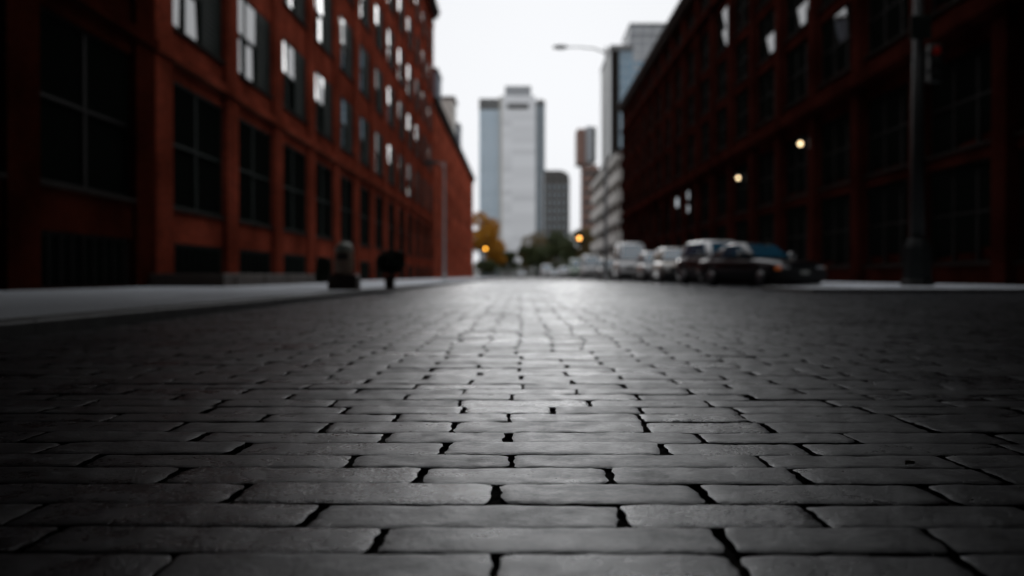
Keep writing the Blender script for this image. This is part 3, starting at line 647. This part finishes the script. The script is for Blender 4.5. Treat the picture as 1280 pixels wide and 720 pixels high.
    cuts = [(lerp(c[0], c[1], .3)+.12, lerp(c[0], c[1], 1)+.1, .55, .55), (.62, .62, c[2]-.15, c[2]-.28)] if kind != 'van' else [(lerp(c[0], c[1], .3)+.15, c[1]+.15, -.2, -.2)]
    for sx in (-1, 1):
        for (a0, a1, b0, b1) in cuts:
            if b0-a0 > .2: quad([(sx*wa, a0, za), (sx*wa, b0, za), (sx*wd_, b1, zd), (sx*wd_, a1, zd)], (sx, 0, .2), 'side_window', M['carglass'])
        mrr = MB(); mrr.lathe([(.02, -.1), (.1, -.07), (.11, 0), (.08, .08), (.02, .1)], 10, (sx*(W+.13), c[0]+.35, belt+.1), 'x'); mrr.box(sx*(W*.9), sx*(W+.1), c[0]+.32, c[0]+.38, belt+.02, belt+.07); mrr.build('mirror', pm, t)
        h = MB(); zz = hood-.22; x0, x1 = sorted((sx*W*.60, sx*W*.93)); h.bbox(x0, x1, f-.015, f+.35, zz-.11, zz+.03, .03); h.build('headlight', M['lens'], t)
        if lit: MB().bbox(sx*W*.93-.03, sx*W*.93+.05, f+.02, f+.28, zz-.09, zz+.03, .02).build('indicator', M['ind'], t)
        x0, x1 = sorted((sx*W*.66, sx*W*.90)); MB().bbox(x0, x1, bk-.12, bk+.02, belt-.42, belt-.22, .03).build('tail_lamp', M['tail'], t)
    g = MB(); g.box(-W*.56, W*.56, f-.02, f+.1, hood-.42, hood-.2)
    for k in range(3): g.box(-W*.54, W*.54, f-.03, f-.021, hood-.40+k*.07, hood-.37+k*.07)
    g.build('grille', M['trim'], t)
    MB().bbox(-W*.95, W*.95, f-.07, f+.3, .24, .60, .05).build('bumper', M['trim'], t); MB().bbox(-W*.9, W*.9, bk-.25, bk+.06, .3, .48, .04).build('bumper', M['trim'], t)
    MB().box(-W*.86, W*.86, f+.1, bk-.1, .10, .26).build('chassis', M['trim'], t)
    MB().box(-.16, .16, f-.085, f-.071, .42, .52).build('number_plate', M['plate'], t)
    for yy in K['wb']:
        for sx in (-1, 1):
            r = K['wr']; wh = MB().lathe([(r*.62, -.11), (r*.93, -.11), (r, -.07), (r, .07), (r*.93, .11), (r*.62, .11)], 24, (sx*(W-.10), yy, r), 'x').build('wheel', M['rubber'], t)
            rm = MB().lathe([(r*.6, -.02), (r*.63, .0), (r*.6, .05), (r*.15, .065), (.02, .08)], 10, (0, 0, 0), 'x')
            rm.v = [(sx*(W+.005)+sx*(x-.02), yy+y, r+z) for x, y, z in rm.v]; fix_normals(rm.build('rim', M['rim'], wh))
            ar = MB(); pts = []
            for k in range(13): a = PI*k/12; pts.append((sx*(W-.005), yy+math.cos(a)*(r+.06), r+math.sin(a)*(r+.05)))
            ar.tube(pts, .035, 6).build('wheel_arch', M['trim'], t)
    return t
P = {k: paint(k+' car paint', c) for k, c in dict(black=(.008, .009, .012), white=(.78, .78, .78), beige=(.45, .40, .33), silver=(.42, .43, .44), grey=(.10, .105, .11), green=(.45, .58, .45)).items()}
car((px(899, 40), 40, 0), R(14), 'suv', P['black'], 'dark SUV with pale roof and hood, second car from the near end of the row', cabm=P['white'])
car((px(946, 33.2), 33.2, 0), R(24), 'sedan', P['black'], 'black car at the near end of the row, nose turned out, orange indicator lit', lit=True)
def row(xp, D, kind, col, label): car((px(xp, D), D+2.4, 0), R(random.uniform(-2, 2)), kind, P[col], label)
row(853, 47.5, 'suv', 'beige', 'pale beige SUV right behind the dark SUV with the pale roof')
row(826, 56, 'suv', 'silver', 'silver SUV between the beige SUV and the white van')
row(792, 64, 'van', 'white', 'tall white van with a wide windscreen, nearest of the vans')
row(765, 82, 'suv', 'grey', 'dark grey SUV parked right behind the tall white van')
row(740, 102, 'van', 'white', 'white van parked behind the dark grey SUV')
row(722, 126, 'van', 'green', 'pale green van parked behind the second white van')
row(706, 150, 'suv', 'white', 'white SUV parked behind the pale green van')
row(694, 172, 'sedan', 'silver', 'small silver car near the far end of the row')
row(683, 190, 'van', 'white', 'farthest white van at the end of the parked row')
car((px(652, 228), 228, 0), R(3), 'sedan', P['white'], 'small white car far off in the middle of the street', group='cars in the street')

# ------------------------------------------------------------------ street furniture
M['lampwarm'] = mat('warm lamp glass', (1, .9, .7), .3, emit=(1, .74, .42), estr=5)
for D, lab in ((48.3, 'glowing round wall lamp on the pier nearest the corner of the dark brick warehouse'), (62.0, 'glowing round wall lamp above the beige and silver parked SUVs')):
    z = 6.75 if D < 50 else 6.45; t = empty('wall_lamp', (XR, D, z), 0, lab, 'lamp', 'wall lamps on the right warehouse')
    b = MB(); b.box(-.04, 0, -.1, .1, -.2, .3); b.tube([(-.02, 0, .22), (-.3, 0, .3), (-.45, 0, .2)], .025, 8); b.build('bracket', M['metal_d'], t)
    MB().lathe([(.02, -.10), (.08, -.08), (.11, 0), (.08, .08), (.03, .11)], 16, (-.45, 0, 0)).build('globe', M['lampwarm'], t)
    MB().lathe([(.18, .12), (.12, .17), (.03, .22)], 16, (-.45, 0, 0)).build('shade', M['metal_d'], t)
def cobra(x, y, h, arm, label, r=.1, head=True, zbase=KZ):
    t = empty('street_lamp', (x, y, zbase), 0, label, 'street lamp')
    b = MB(); b.tube([(0, 0, 0), (0, 0, h*.5), (0, 0, h-.15), (0, 0, h)], [r*1.25, r, r*.7, r*.6], 12); b.build('pole', M['metal_g'], t)
    MB().lathe([(r*2.4, 0), (r*2.2, .12), (r*1.5, .5), (r*1.3, .55)], 14).build('base', M['metal_g'], t)
    MB().tube([(0, 0, h-.45), (-arm*.3*(1 if arm > 0 else 1), 0, h-.12), (-arm*.7, 0, h-.02), (-arm, 0, h-.02)], [r*.55, r*.5, r*.4, r*.35], 8).build('arm', M['metal_g'], t)
    hd = MB(); s = 1 if arm > 0 else -1
    vs, fs = loft([[(-arm+s*.15-s*u, w_*math.cos(a), h-.02+.13*math.sin(a)*(w_/.2)) for a in [2*PI*i/10 for i in range(10)]] for u, w_ in ((0, .08), (.2, .2), (.6, .26), (.95, .2), (1.15, .06))])
    fix_normals(hd.add(vs, fs, True).build('lamp_head', M['metal_d'], t)); return t
cobra(px(757, 73), 73, pz(58, 73)-KZ, 2.9, 'tall grey street lamp reaching over the street above the parked vans', .12, zbase=0)
cobra(px(555.5, 70), 70, pz(203, 70)-KZ, .55, 'slender grey street lamp standing on the left sidewalk beside the warehouse', .085)
# corner signal post
M['redlit'] = mat('red signal lens lit', (.3, .01, .01), .3, emit=(1, .05, .02), estr=.02)
M['amber'] = mat('amber signal lens lit', (.6, .3, .02), .3, emit=(1, .42, .04), estr=9)
M['lensoff'] = mat('unlit signal lens', (.02, .025, .02), .3)
M['amber2'] = mat('amber lamp lit', (.6, .3, .02), .3, emit=(1, .45, .1), estr=9)
def signal_head(root, x, z, lit, s=1.0):
    h = MB(); h.bbox(x-.17*s, x+.17*s, -.13, .13, z-.5*s, z+.5*s, .03); hd = h.build('signal_head', M['metal_d'], root)
    for k, zz in enumerate((z+.32*s, z, z-.32*s)):
        on = lit[k]; MB().lathe([(.11*s, -.16), (.12*s, -.15), (.12*s, -.12)], 16, (x, 0, zz), 'y').build('lens', on or M['lensoff'], hd)
        v = MB(); pts = [(x+.14*s*math.cos(a), -.2, zz+.14*s*math.sin(a)) for a in [PI*i/8 for i in range(9)]]
        v.tube(pts, .02, 6); v.build('visor', M['metal_d'], hd)
D = 27; t = empty('traffic_signal', (px(1145, D), D, KZ), 0, 'thick dark traffic signal post with a flared base on the right corner sidewalk', 'traffic signal')
MB().tube([(0, 0, 1.2), (0, 0, 4), (0, 0, 7.8)], [.19, .17, .13], 16).build('pole', M['metal_d'], t)
b = MB(); b.lathe([(.46, 0), (.46, .1), (.40, .18), (.37, 1.05), (.30, 1.2), (.24, 1.3)], 8, smooth=False); b.build('base', M['metal_d'], t)
MB().box(-.02, .34, -.03, .03, 6.2, 6.27).box(-.02, .34, -.03, .03, 5.75, 5.81).build('bracket', M['metal_d'], t)
signal_head(t, .43, 6.0, (M['redlit'], None, None))
MB().bbox(-.3, .25, -.25, -.2, 6.6, 7.25, .02).build('sign_plate', M['frame'], t)
for (xp, yp, D, m, lab, sd) in ((607, 311, 150, 'amber', 'small signal post glowing amber on the left below the golden tree', .45), (724, 298, 118, 'amber2', 'small signal post glowing amber on the right before the dark trees', .34)):
    z = pz(yp, D); t = empty('traffic_signal', (px(xp, D)+(-.35 if xp < 650 else .35), D, 0), 0, lab, 'traffic signal', 'amber signals down the street')
    MB().tube([(0, 0, 0), (0, 0, 2), (0, 0, z+.6)], [.09, .07, .06], 8).build('pole', M['metal_d'], t)
    x = .35 if xp < 650 else -.35
    MB().bbox(x-.3, x+.3, -.1, .15, z-.85, z+.85, .05).box(min(0, x), max(0, x), -.02, .02, z-.1, z-.04).build('signal_head', M['metal_d'], t)
    MB().lathe([(.04, -.2), (.15, -.17), (.2, -.1)], 16, (x, 0, z), 'y').build('lens', M[m], t)
# domed bin and shrub on the left sidewalk
M['binb'] = noisy('dark brown bin base', (.03, .018, .014), (.05, .03, .022), 6, .6); M['bing'] = noisy('bin shell', (.26, .17, .12), (.34, .24, .17), 5, .55); M['bindome'] = noisy('bin dome', (.34, .36, .30), (.44, .46, .39), 5, .5)
D = 19.6; t = empty('litter_bin', (px(430, D), D, KZ), 0, 'domed brown litter bin in a dark square base near the kerb of the left sidewalk', 'litter bin')
MB().bbox(-.28, .28, -.25, .25, 0, .30, .03).build('base', M['binb'], t)
MB().lathe([(.17, .29), (.19, .32), (.20, .5), (.185, .72), (.165, .76)], 20).build('shell', M['bing'], t)
MB().lathe([(.18, .755), (.19, .78), (.16, .86), (.09, .92), (.02, .94)], 20).build('dome', M['bindome'], t)
MB().box(-.11, .11, -.222, -.17, .6, .7).build('slot', M['trim'], t)
def shrub(xp, D, zc, r, rz, label, stem=True):
    t = empty('potted_shrub', (px(xp, D), D, KZ), 0, label, 'shrub'); 
    if stem: MB().lathe([(.07, 0), (.10, .02), (.115, .26), (.125, .27), (.10, .28)], 14).build('pot', M['binb'], t)
    MB().tube([(0, 0, .1), (.02, 0, zc-r*.3)], [.03, .02], 6).build('trunk', M['wood'], t)
    g = random.Random(int(xp)); bl = [(0, 0, zc, r*.85, rz*.85)]+[(g.uniform(-.6, .6)*r, g.uniform(-.6, .6)*r, zc+g.uniform(-.45, .5)*rz, r*g.uniform(.35, .5), rz*g.uniform(.35, .5)) for _ in range(9)]
    leaf_cloud(bl, 2200, .04, t, M['leaf_k'], int(xp)); return t
shrub(487, 21, .56, .36, .30, 'dark bushy shrub in a slim pot on the left sidewalk beyond the domed bin')
shrub(404, 24, .42, .22, .36, 'small dark bush half hidden behind the domed litter bin', False)
# small debris lying on the setts
M['leafdry'] = noisy('dry leaf', (.55, .50, .40), (.68, .62, .5), 30, .7)
def leaf(x, y, a, sz, label):
    t = MB(); n = 9; up = []; 
    for k in range(n):
        u = k/(n-1); wv = math.sin(PI*u)**.8*.36*(1+.15*math.sin(9*u)); z = .003+.001*math.sin(PI*u)
        up += [(u-.5, wv, z+.004), (u-.5, 0, z-.001), (u-.5, -wv, z+.003)]
    ca, sa = math.cos(a), math.sin(a); vs = [((p*ca-q_*sa)*sz, (p*sa+q_*ca)*sz, z) for p, q_, z in up]; m = len(vs)
    fs = [(3*k+i, 3*k+i+1, 3*k+4+i, 3*k+3+i) for k in range(n-1) for i in (0, 1)]
    o = t.add(vs+[(a_, b_, c_-.0006) for a_, b_, c_ in vs], fs+[tuple(i+m for i in f[::-1]) for f in fs], True).build('fallen_leaf', M['leafdry'], label=label, cat='leaf'); o.location = (x, y, .001); return o
leaf(.74, 1.89, .3, .022, 'tiny pale dry leaf lying alone on the cobbles at the lower right')
